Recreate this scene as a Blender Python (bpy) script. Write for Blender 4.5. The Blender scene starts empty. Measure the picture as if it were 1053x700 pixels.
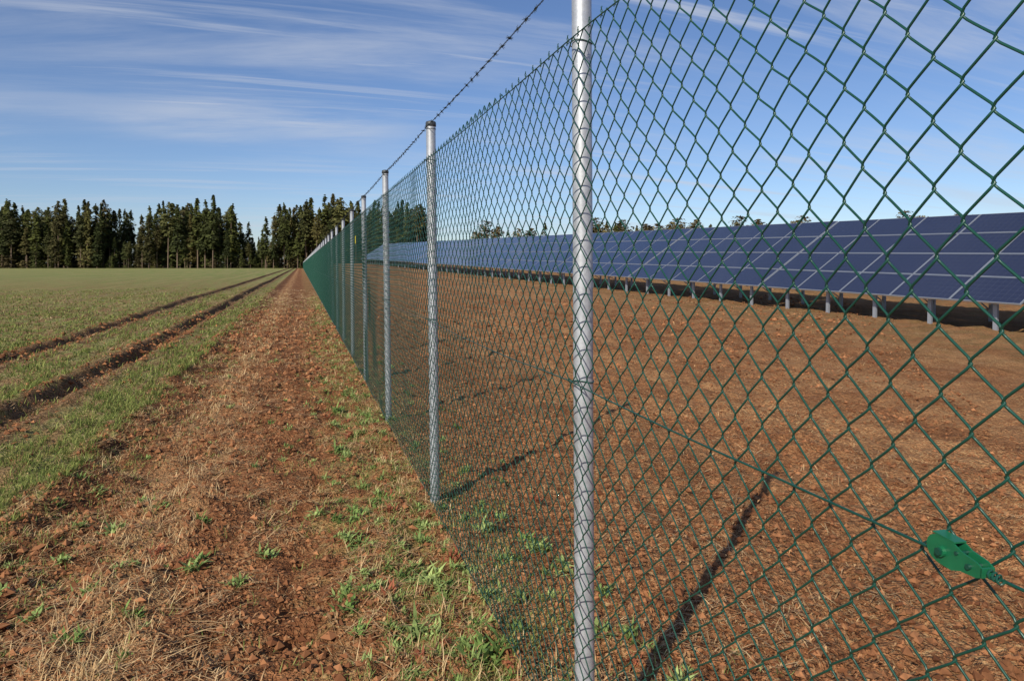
import bpy, math, random
import numpy as np
from mathutils import Vector, Matrix
random.seed(7); rng=np.random.default_rng(7)
scene=bpy.context.scene
COL=scene.collection
scene.view_settings.view_transform='Standard'
scene.view_settings.look='None'
scene.view_settings.exposure=0

# ------------------------------------------------------------ helpers
def obj(name,data,parent=None,loc=(0,0,0),rot=(0,0,0)):
    o=bpy.data.objects.new(name,data); COL.objects.link(o)
    o.location=loc; o.rotation_euler=rot
    if parent: o.parent=parent
    return o
def mesh_np(name,verts,faces,mats,colors=None,smooth=False,matidx=None):
    me=bpy.data.meshes.new(name)
    if not isinstance(faces,list): faces=[faces]
    verts=np.asarray(verts,dtype=np.float32)
    me.vertices.add(len(verts)); me.vertices.foreach_set('co',verts.ravel())
    tot=sum(f.size for f in faces); nf=sum(len(f) for f in faces)
    me.loops.add(tot); me.loops.foreach_set('vertex_index',np.concatenate([f.ravel() for f in faces]).astype(np.int32))
    me.polygons.add(nf)
    ls=[];lt=[];c=0
    for f in faces:
        k=f.shape[1]; ls.append(c+np.arange(len(f))*k); lt.append(np.full(len(f),k)); c+=f.size
    me.polygons.foreach_set('loop_start',np.concatenate(ls).astype(np.int32))
    me.polygons.foreach_set('loop_total',np.concatenate(lt).astype(np.int32))
    if matidx is not None: me.polygons.foreach_set('material_index',np.asarray(matidx,dtype=np.int32))
    me.polygons.foreach_set('use_smooth',np.full(nf,smooth))
    for m in (mats if isinstance(mats,(list,tuple)) else [mats]): me.materials.append(m)
    if colors is not None:
        a=me.color_attributes.new('Col','FLOAT_COLOR','POINT')
        c4=np.ones((len(verts),4),dtype=np.float32); c4[:,:3]=colors
        a.data.foreach_set('color',c4.ravel())
    me.update(calc_edges=True); me.validate()
    return me
class MB:
    def __init__(s): s.v=[];s.f4=[];s.f3=[];s.m4=[];s.m3=[];s.n=0;s.c=[]
    def add(s,v,f,mi=0,col=None):
        v=np.asarray(v,float); f=np.asarray(f,int)+s.n
        s.v.append(v); s.n+=len(v)
        if f.shape[1]==4: s.f4.append(f); s.m4.append(np.full(len(f),mi))
        else: s.f3.append(f); s.m3.append(np.full(len(f),mi))
        if col is not None: s.c.append(np.broadcast_to(np.asarray(col,float),(len(v),3)))
    def build(s,name,mats,smooth=False):
        F=[];M=[]
        if s.f4: F.append(np.concatenate(s.f4)); M.append(np.concatenate(s.m4))
        if s.f3: F.append(np.concatenate(s.f3)); M.append(np.concatenate(s.m3))
        return mesh_np(name,np.concatenate(s.v),F,mats,np.concatenate(s.c) if s.c else None,smooth,np.concatenate(M))
    def box(s,c,size,mi=0,M=None,col=None):
        sx,sy,sz=[q/2 for q in size]
        v=np.array([(x,y,z) for x in(-sx,sx) for y in(-sy,sy) for z in(-sz,sz)])
        if M is not None: v=v@np.array(M.to_3x3()).T
        v=v+np.array(c)
        s.add(v,[(0,1,3,2),(4,6,7,5),(0,4,5,1),(2,3,7,6),(0,2,6,4),(1,5,7,3)],mi,col)
    def tube(s,pts,r,n=8,mi=0,cap=True,col=None):
        pts=np.asarray(pts,float); r=np.broadcast_to(np.asarray(r,float),(len(pts),))
        t=np.gradient(pts,axis=0); t/=np.linalg.norm(t,axis=1)[:,None]+1e-12
        ref=np.array([1.,0,0]) if abs(t[0,0])<.8 else np.array([0,0,1.])
        nn=ref-t*(t@ref)[:,None]; nn/=np.linalg.norm(nn,axis=1)[:,None]+1e-12
        b=np.cross(t,nn)
        a=np.linspace(0,2*math.pi,n,endpoint=False)
        v=pts[:,None,:]+r[:,None,None]*(np.cos(a)[None,:,None]*nn[:,None,:]+np.sin(a)[None,:,None]*b[:,None,:])
        L=len(pts); i=np.arange(L-1)[:,None]*n; j=np.arange(n)[None,:]; k=(j+1)%n
        f=np.stack([i+j,i+k,i+n+k,i+n+j],-1).reshape(-1,4)
        s.add(v.reshape(-1,3),f,mi,col)
        if cap:
            for off in (0,(L-1)*n):
                ring=v.reshape(-1,3)[off:off+n]
                c=ring.mean(0)
                s.add(np.vstack([ring,c[None]]),[(q,(q+1)%n,n) for q in range(n)],mi,col)

def hash2(xi,yi,seed):
    n=(xi.astype(np.int64)*374761393+yi.astype(np.int64)*668265263+seed*144269504)&0xffffffff
    n=((n^(n>>13))*1274126177)&0xffffffff
    n=(n^(n>>16))
    n=(n*668265263)&0xffffffff
    return ((n^(n>>15))&0xffffffff)/4294967295.0
def vn(x,y,seed=0):
    x=np.asarray(x,float);y=np.asarray(y,float)
    xi=np.floor(x);yi=np.floor(y);fx=x-xi;fy=y-yi
    fx=fx*fx*(3-2*fx);fy=fy*fy*(3-2*fy)
    a=hash2(xi,yi,seed);b=hash2(xi+1,yi,seed);c=hash2(xi,yi+1,seed);d=hash2(xi+1,yi+1,seed)
    return (a*(1-fx)+b*fx)*(1-fy)+(c*(1-fx)+d*fx)*fy
def sstep(a,b,x):
    t=np.clip((x-a)/(b-a),0,1); return t*t*(3-2*t)

# ------------------------------------------------------------ layout constants
FX=0.824
P0=1.99; SP=2.5
FEND=288.0
RUTS=[(-2.70,.11),(-4.55,.09)]
def ground_h(x,y):
    x=np.asarray(x,float);y=np.asarray(y,float)
    h=.018*np.clip(y-11.6,-17,95)*sstep(1.5,9,x)
    near=1-sstep(25,60,np.hypot(x,y))
    field=1-sstep(-2.1,-1.5,x)
    rough=(1-.30*field)
    n=(vn(x*3.1,y*2.6,1)-.5)*.065+(vn(x*8.3,y*7.7,2)-.5)*.065+(vn(x*17,y*16,3)-.5)*.046
    h=h+n*rough*near
    h=h+(vn(x*.35,y*.12,5)-.5)*.10*sstep(-1.0,-3.0,x)*(1-sstep(60,120,np.hypot(x,y)))
    for xr,d in RUTS:
        w=xr+(vn(y*.5,y*0+xr,8)-.5)*.14+(vn(y*2.5,y*0+xr,9)-.5)*.08
        dd=d*(.5+1.0*vn(y*1.3,y*0+xr,11))
        h=h-dd*np.exp(-((x-w)/.17)**4)+.030*np.exp(-((x-w-.30)/.12)**2)+.045*np.exp(-((x-w+.30)/.12)**2)
    h=h-.03*np.exp(-((x+1.15)/.3)**2)+.03*np.exp(-((x+1.62)/.12)**2)*(.5+vn(x*3,y*2,14))
    h=h-.02*np.exp(-((x+.1)/.35)**2)
    return h

# ------------------------------------------------------------ materials
class NT:
    def __init__(s,name):
        s.m=bpy.data.materials.new(name); s.m.use_nodes=True; s.t=s.m.node_tree
        s.p=s.t.nodes['Principled BSDF']; s.out=s.t.nodes['Material Output']
    def n(s,ty,**k):
        nd=s.t.nodes.new(ty)
        for a,b in k.items(): setattr(nd,a,b)
        return nd
    def l(s,a,b): s.t.links.new(a,b)
    def noise(s,vec,scale,detail=3,rough=.55):
        nd=s.n('ShaderNodeTexNoise'); nd.inputs['Scale'].default_value=scale
        nd.inputs['Detail'].default_value=detail; nd.inputs['Roughness'].default_value=rough
        s.l(vec,nd.inputs['Vector']); return nd.outputs['Fac']
    def maprange(s,v,a,b,c=0,d=1):
        nd=s.n('ShaderNodeMapRange'); nd.interpolation_type='SMOOTHSTEP'
        s.l(v,nd.inputs[0]); 
        for i,q in zip((1,2,3,4),(a,b,c,d)): nd.inputs[i].default_value=q
        return nd.outputs[0]
    def math(s,op,a,b=None,c=None):
        nd=s.n('ShaderNodeMath',operation=op)
        for i,q in enumerate((a,b,c)):
            if q is None: continue
            if isinstance(q,(int,float)): nd.inputs[i].default_value=q
            else: s.l(q,nd.inputs[i])
        return nd.outputs[0]
    def mix(s,f,a,b,blend='MIX'):
        nd=s.n('ShaderNodeMix',data_type='RGBA',blend_type=blend)
        for i,q in ((0,f),(6,a),(7,b)):
            if isinstance(q,(int,float)): nd.inputs[i].default_value=q
            elif isinstance(q,tuple): nd.inputs[i].default_value=(*q,1)
            else: s.l(q,nd.inputs[i])
        return nd.outputs[2]
    def mapping(s,vec,sc):
        nd=s.n('ShaderNodeMapping'); nd.inputs['Scale'].default_value=sc; s.l(vec,nd.inputs['Vector']); return nd.outputs[0]

def simple(name,col,rough=.6,metal=0,var=.15,scale=30):
    m=NT(name); tc=m.n('ShaderNodeTexCoord')
    f=m.noise(tc.outputs['Object'],scale,2)
    a=tuple(c*(1-var) for c in col); b=tuple(min(1,c*(1+var)) for c in col)
    m.l(m.mix(f,a,b),m.p.inputs['Base Color'])
    m.p.inputs['Roughness'].default_value=rough; m.p.inputs['Metallic'].default_value=metal
    return m.m

def ground_mat():
    m=NT('ground_soil_grass'); g=m.n('ShaderNodeNewGeometry'); P=g.outputs['Position']
    sep=m.n('ShaderNodeSeparateXYZ'); m.l(P,sep.inputs[0]); X=sep.outputs[0]; Y=sep.outputs[1]
    n1=m.noise(P,.7,2); n2=m.noise(P,5,2); n3=m.noise(P,26,3,.7); n4=m.noise(P,90,1,.7); nm=m.noise(P,2.0,2)
    Xd=m.math('ADD',X,m.math('ADD',m.math('MULTIPLY',m.math('SUBTRACT',n1,.5),.55),m.math('MULTIPLY',m.math('SUBTRACT',n2,.5),.9)))
    strk=m.noise(m.mapping(P,(5,.25,1)),1,3,.6)
    strk2=m.noise(m.mapping(P,(1.1,.05,1)),1,2,.6)
    straw_n=m.noise(m.mapping(P,(60,24,30)),1,1,.7)
    straw_n2=m.noise(m.mapping(P,(26,70,30)),1,1,.7)
    strawf=m.math('MAXIMUM',m.maprange(straw_n,.56,.66),m.maprange(straw_n2,.57,.67))
    soil=m.mix(m.maprange(n3,.32,.68),(.13,.044,.017),(.44,.195,.083))
    soil=m.mix(m.maprange(n1,.35,.7,0,.4),soil,(.46,.235,.108))
    soil=m.mix(m.maprange(n4,.35,.5,.75,0),soil,(.046,.019,.009))
    patch=m.maprange(m.math('ADD',m.math('MULTIPLY',n2,.5),m.math('MULTIPLY',strk,.5)),.42,.6)
    soilstraw=m.mix(m.math('MULTIPLY',strawf,m.math('ADD',m.math('MULTIPLY',patch,.5),.12)),soil,(.60,.39,.19))
    dk=m.math('MULTIPLY',m.maprange(Xd,-.75,-.35),m.maprange(Xd,.35,.0))
    soilstraw=m.mix(m.math('MULTIPLY',dk,m.maprange(nm,.35,.6,.1,.65)),soilstraw,(.135,.050,.021))
    dk=m.math('MULTIPLY',m.maprange(Xd,-1.85,-1.5),m.maprange(Xd,-.95,-1.25))
    soilstraw=m.mix(m.math('MULTIPLY',dk,m.maprange(nm,.35,.6,.3,.85)),soilstraw,(.10,.040,.019))
    band=m.math('MULTIPLY',m.maprange(Xd,-1.3,-.85),m.maprange(Xd,-.4,-.7))
    soilstraw=m.mix(m.math('MULTIPLY',band,m.maprange(strk,.35,.62,.0,.35)),soilstraw,(.48,.31,.15))
    right=m.maprange(Xd,1.4,3.0)
    rsoil=m.mix(m.maprange(n2,.3,.7,.05,.5),soilstraw,(.35,.160,.068))
    rsoil=m.mix(m.math('MULTIPLY',m.maprange(strk2,.42,.62),.4),rsoil,(.45,.255,.12))
    rsoil=m.mix(m.maprange(m.math('ADD',m.math('MULTIPLY',nm,.5),m.math('MULTIPLY',strk,.5)),.48,.60,0,.6),rsoil,(.17,.068,.029))
    rsoil=m.mix(m.math('MULTIPLY',strawf,m.maprange(n1,.42,.64,.05,.6)),rsoil,(.54,.34,.16))
    soilstraw=m.mix(right,soilstraw,rsoil)
    farr=m.math('MULTIPLY',m.maprange(Xd,9,13),m.maprange(nm,.4,.6,.1,.5))
    soilstraw=m.mix(farr,soilstraw,(.24,.17,.07))
    wf=m.math('MULTIPLY',m.maprange(Xd,0.0,.45),m.maprange(Xd,1.35,.9))
    soilstraw=m.mix(m.math('MULTIPLY',wf,m.maprange(n2,.42,.62,0,.5)),soilstraw,(.19,.19,.065))
    green=m.mix(m.maprange(n3,.3,.7),(.065,.080,.018),(.27,.30,.080))
    green=m.mix(m.maprange(strk2,.4,.65,0,.4),green,(.31,.30,.11))
    fst=m.math('MULTIPLY',strawf,m.maprange(n2,.35,.6,.35,1))
    green=m.mix(fst,green,(.56,.43,.21))
    green=m.mix(m.maprange(m.math('ADD',m.math('MULTIPLY',strk,.55),m.math('MULTIPLY',nm,.45)),.44,.56,0,.9),green,m.mix(m.maprange(n3,.35,.65),(.14,.072,.033),(.40,.25,.12)))
    far=m.maprange(Y,25,110)
    green=m.mix(m.math('MULTIPLY',far,.60),green,m.mix(m.maprange(strk2,.42,.58),(.17,.235,.065),(.27,.265,.105)))
    fld=m.maprange(Xd,-1.55,-1.80)
    col=m.mix(fld,soilstraw,green)
    for xr,d in RUTS:
        r=m.maprange(m.math('ABSOLUTE',m.math('SUBTRACT',m.math('ADD',X,m.math('MULTIPLY',m.math('SUBTRACT',n2,.5),.7)),xr)),.14,.60,.95,0)
        col=m.mix(r,col,m.mix(m.maprange(n3,.35,.65),(.09,.046,.022),(.30,.17,.085)))
    r=m.maprange(m.math('ABSOLUTE',m.math('SUBTRACT',Xd,-9.4)),.15,.4,.4,0)
    col=m.mix(r,col,(.2,.14,.07))
    m.l(col,m.p.inputs['Base Color']); m.p.inputs['Roughness'].default_value=.95
    m.p.inputs['Specular IOR Level'].default_value=.1
    bp=m.n('ShaderNodeBump'); bp.inputs['Strength'].default_value=1.0; bp.inputs['Distance'].default_value=.06
    m.l(n3,bp.inputs['Height']); m.l(bp.outputs[0],m.p.inputs['Normal'])
    return m.m

def veg_mat(name,trans=.3,rough=.7,objvar=False):
    m=NT(name); a=m.n('ShaderNodeVertexColor'); a.layer_name='Col'
    c=a.outputs['Color']
    if objvar:
        oi=m.n('ShaderNodeObjectInfo')
        rr=oi.outputs['Random']
        c=m.mix(m.maprange(rr,.6,1,0,.6),c,(.11,.078,.036))
        v=m.math('FRACT',m.math('MULTIPLY',rr,7.31))
        c=m.mix(1.0,c,m.mix(v,(.5,.55,.55),(1.35,1.3,1.1)),'MULTIPLY')
    m.l(c,m.p.inputs['Base Color']); m.p.inputs['Roughness'].default_value=rough
    m.p.inputs['Specular IOR Level'].default_value=.2
    if trans:
        tr=m.n('ShaderNodeBsdfTranslucent'); m.l(c,tr.inputs['Color'])
        mx=m.n('ShaderNodeMixShader'); mx.inputs[0].default_value=trans
        m.l(m.p.outputs[0],mx.inputs[1]); m.l(tr.outputs[0],mx.inputs[2]); m.l(mx.outputs[0],m.out.inputs[0])
    return m.m
def galv_mat():
    m=NT('galvanised_steel'); tc=m.n('ShaderNodeTexCoord'); V=tc.outputs['Object']
    vo=m.n('ShaderNodeTexVoronoi'); vo.inputs['Scale'].default_value=90; m.l(V,vo.inputs['Vector'])
    n=m.noise(V,12,4); s=m.noise(m.mapping(V,(20,20,2)),1,4)
    f=m.math('ADD',m.math('MULTIPLY',vo.outputs['Distance'],.5),m.math('MULTIPLY',n,.5))
    c=m.mix(f,(.36,.37,.39),(.60,.62,.65)); c=m.mix(m.maprange(s,.48,.72,0,.45),c,(.29,.29,.29))
    m.l(c,m.p.inputs['Base Color']); m.p.inputs['Metallic'].default_value=.5
    m.l(m.maprange(n,.3,.7,.40,.56),m.p.inputs['Roughness'])
    return m.m
def panel_mat():
    m=NT('solar_glass'); tc=m.n('ShaderNodeTexCoord'); sep=m.n('ShaderNodeSeparateXYZ')
    m.l(tc.outputs['UV'],sep.inputs[0])
    def line(o,n,w):
        fr=m.math('FRACT',m.math('MULTIPLY',o,n)); d=m.math('ABSOLUTE',m.math('SUBTRACT',fr,.5))
        return m.math('GREATER_THAN',d,.5-w)
    g=m.math('MAXIMUM',line(sep.outputs[0],10,.02),line(sep.outputs[1],6,.02))
    oi=m.noise(tc.outputs['Object'],.35,2); no=m.noise(tc.outputs['Object'],9,2)
    c=m.mix(oi,(.016,.019,.042),(.026,.031,.066)); c=m.mix(m.math('MULTIPLY',no,.5),c,(.038,.042,.070))
    c=m.mix(m.math('MULTIPLY',g,.16),c,(.22,.25,.3))
    m.l(c,m.p.inputs['Base Color']); m.p.inputs['Roughness'].default_value=.25
    m.p.inputs['Coat Weight'].default_value=.8; m.p.inputs['Coat Roughness'].default_value=.04; m.p.inputs['Coat IOR'].default_value=1.55
    return m.m

M_ground=ground_mat()
M_veg=veg_mat('plant_blades',.25); M_straw=veg_mat('straw',0,.6)
M_clod=veg_mat('soil_clods',0,.95)
M_tree=veg_mat('conifer_foliage',0,.8,True)
M_galv=galv_mat()
M_green=simple('green_pvc_wire',(.008,.060,.040),.35,0,.25,3)
M_greenp=simple('green_painted_metal',(.010,.13,.055),.35,0,.3,40)
M_dark=simple('dark_wire',(.03,.042,.045),.45,.3,.3,40)
M_cap=simple('dark_plastic_cap',(.045,.05,.055),.5)
M_alu=simple('aluminium_frame',(.38,.41,.46),.4,.5,.08)
M_panel=panel_mat()
M_yel=simple('yellow_plastic',(.55,.45,.02),.5)
M_bark=simple('bark',(.16,.11,.075),.9,0,.4,2)

# ------------------------------------------------------------ ground sheet
xs=list(np.arange(-6,5.0,.04)); s=.04; x=xs[-1]
while x<1600: s*=1.07; x+=s; xs.append(x)
s=.04;x=xs[0]; left=[]
while x>-1600: s*=1.07; x-=s; left.append(x)
xs=np.array(left[::-1]+xs)
ys=list(np.arange(.6,7,.038)); y=ys[-1]
while y<1600: y+=max(.038,y*.0085 if y<80 else y*.03); ys.append(y)
s=.06;y=.6; lo=[]
while y>-400: s*=1.12; y-=s; lo.append(y)
ys=np.array(lo[::-1]+ys)
GX,GY=np.meshgrid(xs,ys); GZ=ground_h(GX,GY)
nx,ny=len(xs),len(ys)
i=(np.arange(ny-1)[:,None]*nx+np.arange(nx-1)[None,:])
F=np.stack([i,i+1,i+nx+1,i+nx],-1).reshape(-1,4)
obj('ground',mesh_np('ground',np.stack([GX,GY,GZ],-1).reshape(-1,3),F,M_ground,None,True))

# ------------------------------------------------------------ blades
def blades(name,x,y,ang,L,w0,w1,lean1,lean2,col,mat,z0=-.004,dark=.75):
    N=len(x); z=ground_h(x,y)+z0
    b=np.stack([x,y,z],-1); h=np.stack([np.cos(ang),np.sin(ang),0*ang],-1); sd=np.stack([-np.sin(ang),np.cos(ang),0*ang],-1)
    up=np.array([0,0,1.])
    L=L[:,None]; 
    mid=b+h*(L*.5*np.sin(lean1)[:,None])+up*(L*.5*np.cos(lean1)[:,None])
    tip=mid+h*(L*.5*np.sin(lean2)[:,None])+up*(L*.5*np.cos(lean2)[:,None])
    V=np.stack([b-sd*w0[:,None]/2,b+sd*w0[:,None]/2,mid+sd*w1[:,None]/2,mid-sd*w1[:,None]/2,tip],1)
    o=np.arange(N)*5
    F4=np.stack([o,o+1,o+2,o+3],-1); F3=np.stack([o+3,o+2,o+4],-1)
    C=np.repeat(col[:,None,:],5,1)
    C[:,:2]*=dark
    return mesh_np(name,V.reshape(-1,3),[F4,F3],mat,C.reshape(-1,3))
def U(a,b,n): return rng.uniform(a,b,n)
def logy(a,b,n): return np.exp(U(math.log(a),math.log(b),n))
def colmix(a,b,n,j=.15):
    t=rng.random(n)[:,None]; c=np.array(a)*(1-t)+np.array(b)*t
    return c*(1+U(-j,j,n)[:,None])
rnd=lambda n:U(0,2*math.pi,n)

# field grass: patchy winter crop
N=250000; y=logy(2.6,50,N); x=-1.55-(rng.random(N)**1.25)*(1.5+y*.8)
dens=vn(x*1.6,y*.5,31)*.35+vn(x*5,y*2.5,32)*.35+vn(x*12,y*9,33)*.3
row=.5+.5*np.cos((x+.02*np.sin(y*.8))*2*math.pi/.18)
keep=(dens+row*.24>.67)
for xr,d in RUTS: keep&=(np.abs(x-xr)>.36)|(rng.random(N)<.12)
x=x[keep];y=y[keep];n=len(x); sc=np.clip(y/6,1,4)
obj('field_grass',blades('field_grass',x,y,rnd(n),U(.03,.10,n)*np.clip(sc,1,1.5),.005*sc,.0045*sc,U(.1,1.2,n),U(.6,1.6,n),
   colmix((.10,.15,.028),(.34,.36,.10),n,.3),M_veg,dark=.55))
# straw litter
xx=[];yy=[]
N=85000; y=logy(1.8,45,N); x=U(-1.75,.95,N); k=(vn(x*1.8,y*.8,41)*.5+vn(x*5,y*4,42)*.5>.51); xx.append(x[k]);yy.append(y[k])
N=90000; y=logy(1.2,45,N); x=.8+rng.random(N)**1.2*(2+y*.9); k=(vn(x*.9,y*.7,43)*.55+vn(x*4,y*3,44)*.45>.57); xx.append(x[k]);yy.append(y[k])
N=170000; y=logy(2.6,45,N); x=-1.5-rng.random(N)*(1.5+y*.8); k=(vn(x*1.6,y*.6,45)*.5+vn(x*6,y*5,46)*.5>.50); xx.append(x[k]);yy.append(y[k])
x=np.concatenate(xx);y=np.concatenate(yy);n=len(x); sc=np.clip(y/7,1,4)
c=colmix((.24,.105,.042),(.68,.46,.23),n,.25)
fl=x<-1.6; c[fl]=c[fl]*np.array((1.0,1.05,1.1))
big_=rng.random(n)<.10
obj('straw_litter',blades('straw_litter',x,y,rnd(n),np.where(big_,U(.10,.20,n),U(.02,.07,n))*sc**.5,np.where(big_,U(.004,.006,n),U(.002,.0045,n))*sc,np.where(big_,U(.003,.005,n),U(.002,.0042,n))*sc,
   U(1.15,1.60,n),U(1.4,1.9,n),c,M_straw,z0=.006,dark=.9))
# dead leaf flakes
N=26000; y=logy(1.8,30,N); x=np.where(rng.random(N)<.6,U(-1.75,1.1,N),1+rng.random(N)*(1+y*.7)); k=vn(x*2.3,y*1.5,48)>.42; x=x[k];y=y[k];n=len(x); sc=np.clip(y/7,1,2.5)
obj('dead_leaves',blades('dead_leaves',x,y,rnd(n),U(.012,.045,n)*sc,.004*sc,U(.006,.015,n)*sc,U(.7,1.5,n),U(1.2,2.2,n),
   colmix((.14,.055,.022),(.48,.28,.13),n,.3),M_straw,z0=.006))
# standing stubble
nt=1000; ty=logy(2.3,40,nt); q=rng.random(nt)
tx=np.where(q<.5,rng.normal(-.80,.16,nt),np.where(q<.8,rng.normal(.6,.2,nt),rng.normal(-1.5,.18,nt)))
kk=11; x=np.repeat(tx,kk)+rng.normal(0,.035,nt*kk); y=np.repeat(ty,kk)+rng.normal(0,.04,nt*kk); n=len(x); sc=np.clip(y/7,1,3)
obj('dry_stubble',blades('dry_stubble',x,y,rnd(n),U(.03,.12,n),U(.002,.0045,n)*sc,U(.002,.0035,n)*sc,U(.2,1.3,n),U(.5,1.5,n),
   colmix((.42,.25,.11),(.70,.53,.28),n),M_straw))
# fine grass on path & by the fence
nt=2300; ty=logy(2.2,35,nt)
q=rng.random(nt); tx=np.where(q<.50,rng.normal(.58,.22,nt),np.where(q<.78,rng.normal(-1.42,.24,nt),np.where(q<.88,U(-1.6,.6,nt),rng.normal(1.05,.2,nt))))
kk=14; x=np.repeat(tx,kk)+rng.normal(0,.035,nt*kk); y=np.repeat(ty,kk)+rng.normal(0,.045,nt*kk); n=len(x); sc=np.clip(y/7,1,3)
obj('path_grass',blades('path_grass',x,y,rnd(n),U(.02,.07,n),U(.002,.004,n)*sc,U(.002,.004,n)*sc,U(.1,1.2,n),U(.4,1.6,n),
   colmix((.15,.21,.04),(.38,.42,.13),n),M_veg))
# broad-leaved weeds
big=[(.475,2.95,1.4),(.70,2.66,1.5),(-.52,3.95,1.2),(-1.05,4.6,1.2),(.3,5.9,1.5),(.42,6.5,1.4),(1.3,3.3,1.5),(1.15,2.7,1.3),(.2,3.2,1.0),(-.9,3.3,1.0),(1.0,3.9,1.4),(.62,3.5,1.4),(.5,4.6,1.3),(.35,7.6,1.5),(.55,8.6,1.5),(1.2,3.6,1.3)]
nt=760; ty=list(logy(2.2,28,nt)); q=rng.random(nt)
tx=list(np.where(q<.62,rng.normal(.55,.22,nt),np.where(q<.8,rng.normal(1.1,.25,nt),U(-1.6,.6,nt)))); ts=list(U(.3,1.0,nt))
for a,b,c_ in big: tx.append(a);ty.append(b);ts.append(c_)
tx=np.array(tx);ty=np.array(ty);ts=np.array(ts); nt=len(tx); kk=26
x=np.repeat(tx,kk)+rng.normal(0,.02,nt*kk)*np.repeat(ts,kk); y=np.repeat(ty,kk)+rng.normal(0,.02,nt*kk)*np.repeat(ts,kk); n=len(x); S=np.repeat(ts,kk)
pc=colmix((.16,.25,.06),(.38,.46,.16),nt); red=rng.random(nt)<.12; pc[red]=np.array((.36,.12,.06)); c=np.repeat(pc,kk,0)*(1+U(-.3,.3,n)[:,None])
obj('broadleaf_weeds',blades('broadleaf_weeds',x,y,rnd(n),U(.04,.095,n)*S,.004*S,U(.009,.017,n)*S,U(.2,1.25,n),U(.6,1.9,n),c,M_veg,dark=.6))
# soil clods
N=75000; y=logy(1.7,25,N); x=np.where(rng.random(N)<.45,U(-1.75,.9,N),.9+rng.random(N)*(1.5+y*.8))
q=rng.random(N)<.14; x=np.where(q,np.where(rng.random(N)<.5,RUTS[0][0],RUTS[1][0])+rng.normal(0,.28,N),x)
r=(.004+.022*rng.random(N)**3.5)*np.clip(y/8,1,2)*(.5+vn(x*1.5,y,51))
octv=np.array([(1,0,0),(-1,0,0),(0,1,0),(0,-1,0),(0,0,1),(0,0,-1)],float)
octf=np.array([(0,2,4),(2,1,4),(1,3,4),(3,0,4),(2,0,5),(1,2,5),(3,1,5),(0,3,5)])
V=octv[None]*(r[:,None,None]*U(.6,1.35,(N,6,1)))*np.array([1,1,.7])+rng.normal(0,.15,(N,6,3))*r[:,None,None]
a=rnd(N);ca,sa=np.cos(a)[:,None],np.sin(a)[:,None]
V=np.stack([V[...,0]*ca-V[...,1]*sa,V[...,0]*sa+V[...,1]*ca,V[...,2]],-1)
V+=np.stack([x,y,ground_h(x,y)+r*.2],-1)[:,None,:]
F=(np.arange(N)*6)[:,None,None]+octf[None]
obj('soil_clods',mesh_np('soil_clods',V.reshape(-1,3),F.reshape(-1,3),M_clod,np.repeat(colmix((.13,.048,.020),(.36,.160,.070),N,.2),6,0)))

# ------------------------------------------------------------ chain link fence
fence=bpy.data.objects.new('chain_link_fence',None); COL.objects.link(fence)
fence.location=(FX,0,0); fence.rotation_euler=(0,math.radians(-.5),0)
W=SP/60; D=2*W; NZ=26; Z0=.045; ZT=Z0+NZ*D
MXF=-.037
def linkmesh(name,y0,nw,ppseg,sides,r,wob):
    per=2*ppseg; K=NZ*per+1
    s=np.arange(K)/per
    sp=s%1
    tri=1-4*np.abs(sp-.5)
    if ppseg>2: tri=np.clip(tri*1.12,-1,1)
    dep=np.clip(np.sin(2*math.pi*s)*3,-1,1)*r*1.15
    vs=[];fs=[];n0=0
    a=np.linspace(0,2*math.pi,sides,endpoint=False)
    for j in range(nw):
        ph=1 if j%2 else -1
        yy=y0+(j+.5)*W+ph*tri*(W/2+r*.9)
        zz=Z0+s*D
        xx=MXF+dep*ph
        if wob:
            yy=yy+(vn(yy*3.1,zz*2.2,61)-.5)*.018+(vn(yy*11,zz*9,64)-.5)*.006
            zz=zz+(vn(yy*2.7,zz*2.9,62)-.5)*.024+(vn(yy*9,zz*11,65)-.5)*.007
            pd=np.abs(((yy-P0+SP/2)%SP)-SP/2)
            xx=xx+(vn(yy*1.7,zz*1.9,63)-.5)*.03*np.clip(pd/.5,0,1)
        pts=np.stack([xx,yy,zz],-1)
        t=np.gradient(pts,axis=0); t/=np.linalg.norm(t,axis=1)[:,None]
        nn=np.array([1.,0,0])-t*t[:,:1]; nn/=np.linalg.norm(nn,axis=1)[:,None]; b=np.cross(t,nn)
        v=pts[:,None,:]+r*(np.cos(a)[None,:,None]*nn[:,None,:]+np.sin(a)[None,:,None]*b[:,None,:])
        i=np.arange(K-1)[:,None]*sides; q=np.arange(sides)[None,:]; k=(q+1)%sides
        fs.append(np.stack([i+q,i+k,i+sides+k,i+sides+q],-1).reshape(-1,4)+n0); vs.append(v.reshape(-1,3)); n0+=K*sides
    return mesh_np(name,np.concatenate(vs),np.concatenate(fs),M_green,None,True)
YS=P0-SP*2
obj('mesh_near',linkmesh('mesh_near',YS,60*5,6,5,.0019,True),fence)
pm=linkmesh('mesh_panel',0,60,1,3,.0018,False)
y=YS+5*SP; k=0
while y<FEND:
    obj('mesh_panel_%d'%k,pm,fence,(0,y,0)); y+=SP; k+=1
mb=MB()
def longwire(z,r,x=MXF,wav=.004,seed=70,mi=0,zs=1):
    yy=np.concatenate([np.arange(YS,20,.05),np.arange(20,FEND,1.0)])
    f=np.where(yy<20,1,.0)
    mb.tube(np.stack([x+(vn(yy*3,yy*0,seed)-.5)*wav*f,yy,z+((vn(yy*4,yy*0,seed+1)-.5)*wav-.012*np.sin(math.pi*(((yy-P0)/SP)%1))*zs)*f],-1),r,6,mi)
longwire(ZT-.005,.0020,MXF-.004); longwire(1.19,.0020,MXF-.006,seed=75); longwire(Z0+.03,.0019,MXF-.004,seed=79)
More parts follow.
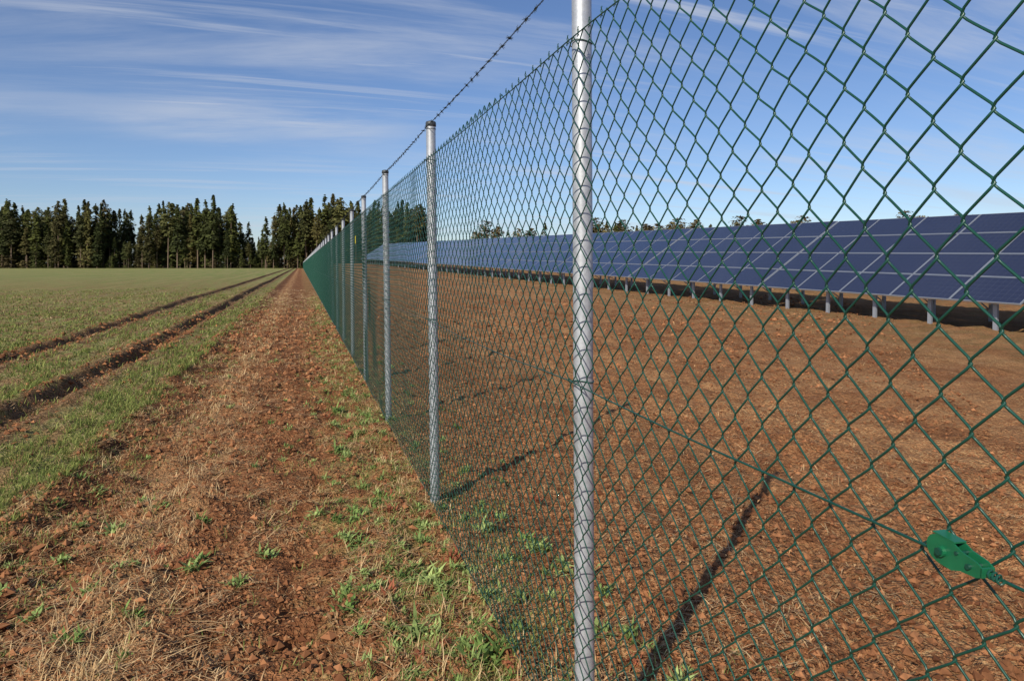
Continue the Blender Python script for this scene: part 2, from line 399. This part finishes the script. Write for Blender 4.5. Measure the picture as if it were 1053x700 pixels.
def barbz(yy): return 2.415-.01*np.sin(math.pi*(((yy-P0)/SP)%1))
for ph in (0,math.pi):
    yy=np.arange(YS,26,.008); th=yy*2*math.pi/.055+ph
    mb.tube(np.stack([-.036+.0018*np.cos(th),yy,barbz(yy)+.0018*np.sin(th)],-1),.0014,4,1)
yy=np.arange(26,FEND,.5); mb.tube(np.stack([-.036+0*yy,yy,barbz(yy)],-1),.003,4,1)
y=YS+.05
while y<60:
    for q in range(2):
        a=random.uniform(0,6.28); dx,dz=math.cos(a)*.014,math.sin(a)*.014; zc=float(barbz(np.array(y)))
        for o in (-.004,.004):
            mb.tube([(-.036-dx,y+o*2-.003,zc-dz),(-.036,y+o,zc),(-.036+dx,y+o*2+.003,zc+dz)],[.0006,.0013,.0006],4,1,False)
        a2=np.linspace(0,2*math.pi*2,12); mb.tube(np.stack([-.036+.0042*np.cos(a2),y+np.linspace(-.006,.006,12),zc+.0042*np.sin(a2)],-1),.0011,4,1,False)
    y+=.105
y=YS
while y<14:
    for sgn in(-1,1):
        mb.tube([(MXF,y+sgn*.006,ZT-.012),(MXF+sgn*.002,y-sgn*.001,ZT+.004),(MXF,y+sgn*.004,ZT+.016)],[.0015,.0015,.0011],4,0,False)
    y+=D
obj('wires',mb.build('wires',[M_green,M_dark],True),fence)
def post_mesh(sides,ties=True):
    mb=MB(); R=.030
    mb.tube([(0,0,-.3),(0,0,1),(0,0,2.40),(0,0,2.425)],[R]*4,sides,0)
    mb.tube([(0,0,2.42),(0,0,2.422),(0,0,2.445),(0,0,2.452),(0,0,2.456)],[R+.0005,R+.0035,R+.0035,R,R*.6],sides,1)
    if ties:
        for z in (ZT-.005,1.19,Z0+.03):
            a=np.linspace(0,2*math.pi,20); mb.tube(np.stack([(R+.0035)*np.cos(a)-.002,(R+.003)*np.sin(a),z+.004*np.sin(a*2)],-1),.0018,5,2,False)
            mb.tube([(-.036,.0,z),(-.042,.012,z+.006),(-.040,.022,z-.004)],.0017,5,2)
        a=np.linspace(0,2*math.pi,16); mb.tube(np.stack([(R+.002)*np.cos(a),(R+.002)*np.sin(a),2.405+0*a],-1),.0018,5,3,False)
    return mb.build('post',[M_galv,M_cap,M_green,M_dark],True)
pn=post_mesh(40); pf=post_mesh(12,False)
k=-2
while P0+k*SP<FEND:
    o=obj('post_%d'%(k+3),pn if k<8 else pf,fence,(0,P0+k*SP,float(vn(k*1.7,0.,90)-.5)*.02 if k>1 else 0))
    lean={0:.22,1:-.15,2:-.3}.get(k,random.uniform(-.3,.15))
    o.rotation_euler=(math.radians(random.uniform(-.25,.25)) if k>2 else 0,math.radians(lean),0)
    k+=1
# wire tensioner
mb=MB(); ty=0; tz=0; tx=0
def plate(outline,x0,x1,mi=0):
    n=len(outline); v=[(x0,a,b) for a,b in outline]+[(x1,a,b) for a,b in outline]
    c0=(x0,np.mean([a for a,_ in outline]),np.mean([b for _,b in outline])); c1=(x1,c0[1],c0[2])
    mb.add(v,[(i,(i+1)%n,n+(i+1)%n,n+i) for i in range(n)],mi)
    mb.add(v+[c0,c1],[(i,(i+1)%n,2*n) for i in range(n)]+[(n+i,n+(i+1)%n,2*n+1) for i in range(n)],mi)
out=[]
for t in np.linspace(math.pi*.5,-math.pi*.5,12): out.append((ty+.022+.022*math.cos(t),tz+.019*math.sin(t)))
out+= [(ty+.002,tz-.019),(ty-.012,tz-.013),(ty-.036,tz-.010),(ty-.044,tz-.006),(ty-.044,tz+.006),(ty-.036,tz+.010),(ty-.012,tz+.013),(ty+.002,tz+.019)]
plate(out,tx-.009,tx-.007); plate(out,tx+.007,tx+.009)
mb.box((tx,ty-.0435,tz),(.018,.003,.012))
mb.box((tx,ty+.016,tz+.0195),(.018,.036,.002))
mb.tube([(tx-.014,ty+.017,tz),(tx+.014,ty+.017,tz)],.007,16,0)
mb.tube([(tx-.017,ty+.017,tz),(tx-.0095,ty+.017,tz)],.0055,6,1)
a=np.linspace(0,2*math.pi*5,120); mb.tube(np.stack([tx+np.linspace(-.006,.006,120),ty+.017+.0095*np.cos(a),tz+.0095*np.sin(a)],-1),.0015,5,1,False)
mb.tube([(tx-.013,ty-.026,tz),(tx+.013,ty-.026,tz)],.0035,10,1)
mb.tube([(tx-.011,ty-.006,tz+.008),(tx+.011,ty-.006,tz+.008)],.0025,10,1)
a=np.linspace(0,2*math.pi*3,40); mb.tube(np.stack([tx+.005*np.cos(a),ty-.046-np.linspace(0,.018,40),tz+.005*np.sin(a)],-1),.0015,5,1,False)
wt=obj('wire_tensioner',mb.build('wire_tensioner',[M_greenp,M_green]),fence,(MXF-.012,.668,1.187),(math.radians(3),0,math.radians(-6)))
wt.scale=(.95,.95,.92)
mb=MB(); mb.box((MXF-.01,10.55,1.9),(.004,.075,.11)); mb.tube([(MXF-.012,10.55,1.945),(MXF+.004,10.55,1.96)],.003,6)
obj('warning_tag',mb.build('warning_tag',[M_yel]),fence)

# ------------------------------------------------------------ solar rows
TILT=math.radians(33); NC=5; MW=1.67; MH=1.0; ML=NC*MW
def table_mesh():
    mb=MB(); glass=[]
    ct,st=math.cos(TILT),math.sin(TILT)
    def P(s,y,n): return (s*ct-n*st, y, .67+s*st+n*ct)
    for c in range(NC):
        for r in range(4):
            s0=r*(MH+.012);s1=s0+MH-.008;y0=c*MW;y1=y0+MW-.018
            fw=.020
            def q(a0,a1,b0,b1,n,m): mb.add([P(a0,b0,n),P(a1,b0,n),P(a1,b1,n),P(a0,b1,n)],[(0,1,2,3)],m)
            q(s0,s0+fw,y0,y1,.04,1);q(s1-fw,s1,y0,y1,.04,1);q(s0+fw,s1-fw,y0,y0+fw,.04,1);q(s0+fw,s1-fw,y1-fw,y1,.04,1)
            glass.append([P(s0+fw,y0+fw,.036),P(s1-fw,y0+fw,.036),P(s1-fw,y1-fw,.036),P(s0+fw,y1-fw,.036)])
            q(s0,s1,y0,y1,0,3)
            for (a,b),(c2,d) in (((s0,y0),(s1,y0)),((s1,y0),(s1,y1)),((s1,y1),(s0,y1)),((s0,y1),(s0,y0))):
                mb.add([P(a,b,0),P(c2,d,0),P(c2,d,.04),P(a,b,.04)],[(0,1,2,3)],1)
    for g in glass: mb.add(g,[(0,1,2,3)],0)
    R=Matrix.Rotation(-TILT,4,'Y')
    for s_ in (.45,1.5,2.6,3.6):
        mb.box((np.array(P(s_,ML/2,-.04))),(.05,ML-.02,.075),2,R)
    for c in range(NC):
        yc=c*MW+MW/2
        mb.box(P(2.02,yc,-.12),(3.7,.06,.09),2,R)
        zf=.67+.45*st-.13; mb.box((.45*ct+.05,yc,(zf-.5)/2),(.06,.10,zf+.5),2)
        s_=3.1; zr=.67+s_*st-.14; mb.box((s_*ct+.05,yc,(zr-.5)/2),(.06,.10,zr+.5),2)
        mb.tube([(s_*ct,yc+.05,.35),(1.3*ct+.06,yc+.05,.67+1.3*st-.14)],.02,6,2)
    me=mb.build('solar_table',[M_panel,M_alu,M_alu,M_cap])
    uv=me.uv_layers.new(name='UVMap')
    for p in me.polygons:
        if p.material_index==0:
            for li,(a,b) in zip(p.loop_indices,((0,0),(0,1),(1,1),(1,0))): uv.data[li].uv=(a,b)
    return me
tm=table_mesh()
RA=math.radians(4.2)
for rowi,off in enumerate((0,9.5,19)):
    e=bpy.data.objects.new('solar_panel_row',None); COL.objects.link(e)
    step=ML+.06
    e.location=(15.0+off,11.6,0); e.rotation_euler=(0,0,RA)
    for k in range(-2,11):
        obj('table_%d'%(k+3),tm,e,(random.uniform(-.02,.02),k*step,.018*k*step*math.cos(RA)+random.uniform(-.02,.02)),(math.atan(.018),0,0))

# ------------------------------------------------------------ trees
def tree(name,H,R,base,nb,seed,kind='spruce'):
    r=np.random.default_rng(seed); mb=MB()
    lx,ly=r.normal(0,.25,2)
    mb.tube([(0,0,-.5),(lx*.5,ly*.5,H*.5),(lx,ly,H*.97)],[.26*H/26,.16*H/26,.03],6,1,False,col=(.2,.14,.09))
    ng=80; gi=r.integers(0,ng,nb); ga=r.uniform(0,2*math.pi,ng); gh=r.random(ng); gr=r.uniform(.45,1.15,ng)
    t=np.clip(gh[gi]**1.0+r.normal(0,.02,nb),0,1)
    if kind=='spruce': prof=(1-t)**.62*(.6+.4*np.minimum(1,t*6+.2))+.03
    elif kind=='pine': prof=np.sin(np.clip(t*.92+.08,0,1)*math.pi)**.6
    else: prof=np.sin(np.clip(t*.9+.06,0,1)*math.pi)**.55
    ang=ga[gi]+r.normal(0,.42,nb); rad=R*prof*gr[gi]*r.uniform(.1,1,nb)
    z=H*(base+(1-base)*t)-rad*(.25 if kind=='spruce' else -.1)
    c=np.stack([rad*np.cos(ang)+lx*t,rad*np.sin(ang)+ly*t,z],-1)
    sz=r.uniform(.35,1.0,nb)*H/26*(.55+.45*(1-t))
    if kind=='leaf': sz=r.uniform(.2,.6,nb)
    out=np.stack([np.cos(ang),np.sin(ang),-.45+0*ang],-1); side=np.stack([-np.sin(ang),np.cos(ang),r.normal(0,.4,nb)],-1)
    V=np.stack([c-out*sz[:,None]*.7-side*sz[:,None]*.25,c-side*sz[:,None]*.6,c+out*sz[:,None]*1.0,c+side*sz[:,None]*.6+np.array([0,0,-.25])*sz[:,None]],1)
    V+=r.normal(0,.12,V.shape)
    tone=(.45+.95*r.random(ng))[gi]
    base_c={'spruce':(.076,.086,.025),'pine':(.095,.096,.034),'leaf':(.12,.10,.046)}[kind]
    C=np.repeat(np.array(base_c)[None]*tone[:,None],4,0)
    F=(np.arange(nb)*4)[:,None]+np.arange(4)[None]
    mb.add(V.reshape(-1,3),F,0); mb.c.append(C)
    return mb.build(name,[M_tree,M_bark])
protos=[tree('spruce_a',26,3.9,.08,1500,1),tree('spruce_b',27,3.6,.22,1300,2),tree('spruce_c',25,4.3,.14,1500,3),tree('spruce_d',28,3.4,.30,1200,4),tree('pine_a',25,3.6,.50,1000,5,'pine'),tree('spruce_e',26,4.0,.36,1200,6),tree('pine_b',26,4.2,.42,1100,7,'pine')]
leafs=[tree('leaf_a',14,4.2,.2,1000,11,'leaf'),tree('leaf_b',13,3.6,.15,1000,12,'leaf')]
bush=tree('bush',5,2.6,.02,300,21,'leaf')
bushs=tree('young_spruce',9,2.6,.02,420,22,'spruce')
forest=bpy.data.objects.new('distant_spruce_forest',None); COL.objects.link(forest)
A=np.array([-117.,335.]);B=np.array([17.,295.]); dirv=(B-A)/np.linalg.norm(B-A); nrm=np.array([-dirv[1],dirv[0]])
if nrm[1]<0: nrm=-nrm
def hprof(s):
    if s<0: return 26 if (s%47)>7 else 17
    if s<43: return 25+1.5*math.sin(s*.4)
    if s<55: return 12
    if s<93: return 26
    if s<106: return 13.5
    if s<141: return 26.5
    if s<172: return 24
    return 0
cnt=0
for row in range(6):
    s=-100+row*1.3
    while s<172:
        s+=random.uniform(2.0,6.4)
        h=hprof(s)
        if h==0: continue
        h*=random.uniform(.76,1.10)
        if row==0 and random.random()<.3: h*=random.uniform(.5,.8)
        p=A+dirv*s+nrm*(row*5+random.uniform(-2,2))
        o=obj('tree_%d'%cnt,random.choice(protos),forest,(p[0],p[1],float(ground_h(p[0],p[1]))-.2),(0,0,random.uniform(0,6.28))); sc=h/26
        o.scale=(sc*random.uniform(.75,1.25),sc*random.uniform(.75,1.25),sc); cnt+=1
for dd in (3,12,22,34,42):
    s=-100
    while s<178:
        s+=random.uniform(1.6,4.2)*(1.8 if dd==3 else .75 if dd>30 else 1); p=A+dirv*s+nrm*(dd+random.uniform(-3,3)); k=random.uniform(.5,1.25)
        if dd>30: k*=1.2
        o=obj('understorey_%d'%cnt,random.choice((bush,bushs,bushs)),forest,(p[0],p[1],float(ground_h(p[0],p[1]))-.2),(0,0,random.uniform(0,6.28))); o.scale=(k*1.3,k*1.3,k*.9); cnt+=1
th=math.radians(16.6)
tl=bpy.data.objects.new('distant_tree_line',None); COL.objects.link(tl)
cnt=0
for a,b,st_ in ((-8,14,3.0),(26,84,2.0),(92,112,2.4),(118,200,4.5)):
    s=a
    while s<b:
        s+=st_*random.uniform(.5,1.5); h=random.uniform(10.5,14)+s*.017
        p=np.array([60.,218.])+np.array([.958,-.2857])*s+np.array([.2857,.958])*random.uniform(-8,8)
        o=obj('tree_%d'%cnt,random.choice(leafs+[protos[2]]),tl,(p[0],p[1],1.4),(0,0,random.uniform(0,6.28)))
        k=h/(13.5 if 'leaf' in o.data.name else 26); o.scale=(k,k,k); cnt+=1

# ------------------------------------------------------------ camera, sun, sky
cam=bpy.data.cameras.new('camera'); co=bpy.data.objects.new('camera',cam); COL.objects.link(co)
co.location=(0,0,1.54); co.rotation_euler=(math.radians(90),0,-th)
cam.sensor_width=36; cam.lens=24.89; cam.shift_y=-.0741; cam.clip_start=.05; cam.clip_end=4000
scene.camera=co
EL=math.radians(33.3)
sd=Vector((-.716*math.cos(EL),-.698*math.cos(EL),math.sin(EL)))
sl=bpy.data.lights.new('sun','SUN'); sl.energy=5.0; sl.angle=math.radians(.5); sl.color=(1,.93,.80)
so=bpy.data.objects.new('sun',sl); COL.objects.link(so); so.rotation_euler=sd.to_track_quat('Z','Y').to_euler()
sl.energy=5.0
w=bpy.data.worlds.new('World'); scene.world=w; w.use_nodes=True; nt=w.node_tree; nt.nodes.clear()
class WN(NT):
    def __init__(s,t): s.t=t
wn=WN(nt)
sky=wn.n('ShaderNodeTexSky'); sky.sky_type='NISHITA'; sky.sun_disc=False; sky.sun_elevation=EL; sky.sun_rotation=math.radians(225.7)
sky.air_density=1.0; sky.dust_density=.3; sky.ozone_density=3.0; sky.altitude=500
tc=wn.n('ShaderNodeTexCoord'); sep=wn.n('ShaderNodeSeparateXYZ'); wn.l(tc.outputs['Generated'],sep.inputs[0])
zz=wn.math('ADD',wn.math('MAXIMUM',sep.outputs[2],0),.12)
cb=wn.n('ShaderNodeCombineXYZ'); wn.l(wn.math('DIVIDE',sep.outputs[0],zz),cb.inputs[0]); wn.l(wn.math('DIVIDE',sep.outputs[1],zz),cb.inputs[1])
def streak(rot,sx,sy,sc,lo,hi,dist):
    mp=wn.n('ShaderNodeMapping'); mp.inputs['Rotation'].default_value=(0,0,math.radians(rot)); mp.inputs['Scale'].default_value=(sx,sy,1); wn.l(cb.outputs[0],mp.inputs[0])
    nA=wn.n('ShaderNodeTexNoise'); nA.inputs['Scale'].default_value=sc; nA.inputs['Detail'].default_value=8; nA.inputs['Roughness'].default_value=.64; nA.inputs['Distortion'].default_value=dist; wn.l(mp.outputs[0],nA.inputs['Vector'])
    return wn.maprange(nA.outputs['Fac'],lo,hi)
nB=wn.noise(cb.outputs[0],.6,2)
s1=streak(25,.22,1.2,1.0,.47,.70,.5); s2=streak(46,.22,3.2,1.6,.49,.70,.7)
cl=wn.math('MULTIPLY',wn.math('MAXIMUM',wn.math('MULTIPLY',s1,.85),wn.math('MULTIPLY',s2,.9)),wn.maprange(nB,.34,.56,.15,1))
cl=wn.math('MULTIPLY',cl,.70)
base=wn.mix(1.0,sky.outputs[0],(.94,1.0,1.18),'MULTIPLY')
c=wn.mix(cl,base,(6.2,6.7,7.7))
bg=wn.n('ShaderNodeBackground'); bg.inputs[1].default_value=.092; wn.l(c,bg.inputs[0])
ow=wn.n('ShaderNodeOutputWorld'); wn.l(bg.outputs[0],ow.inputs[0])
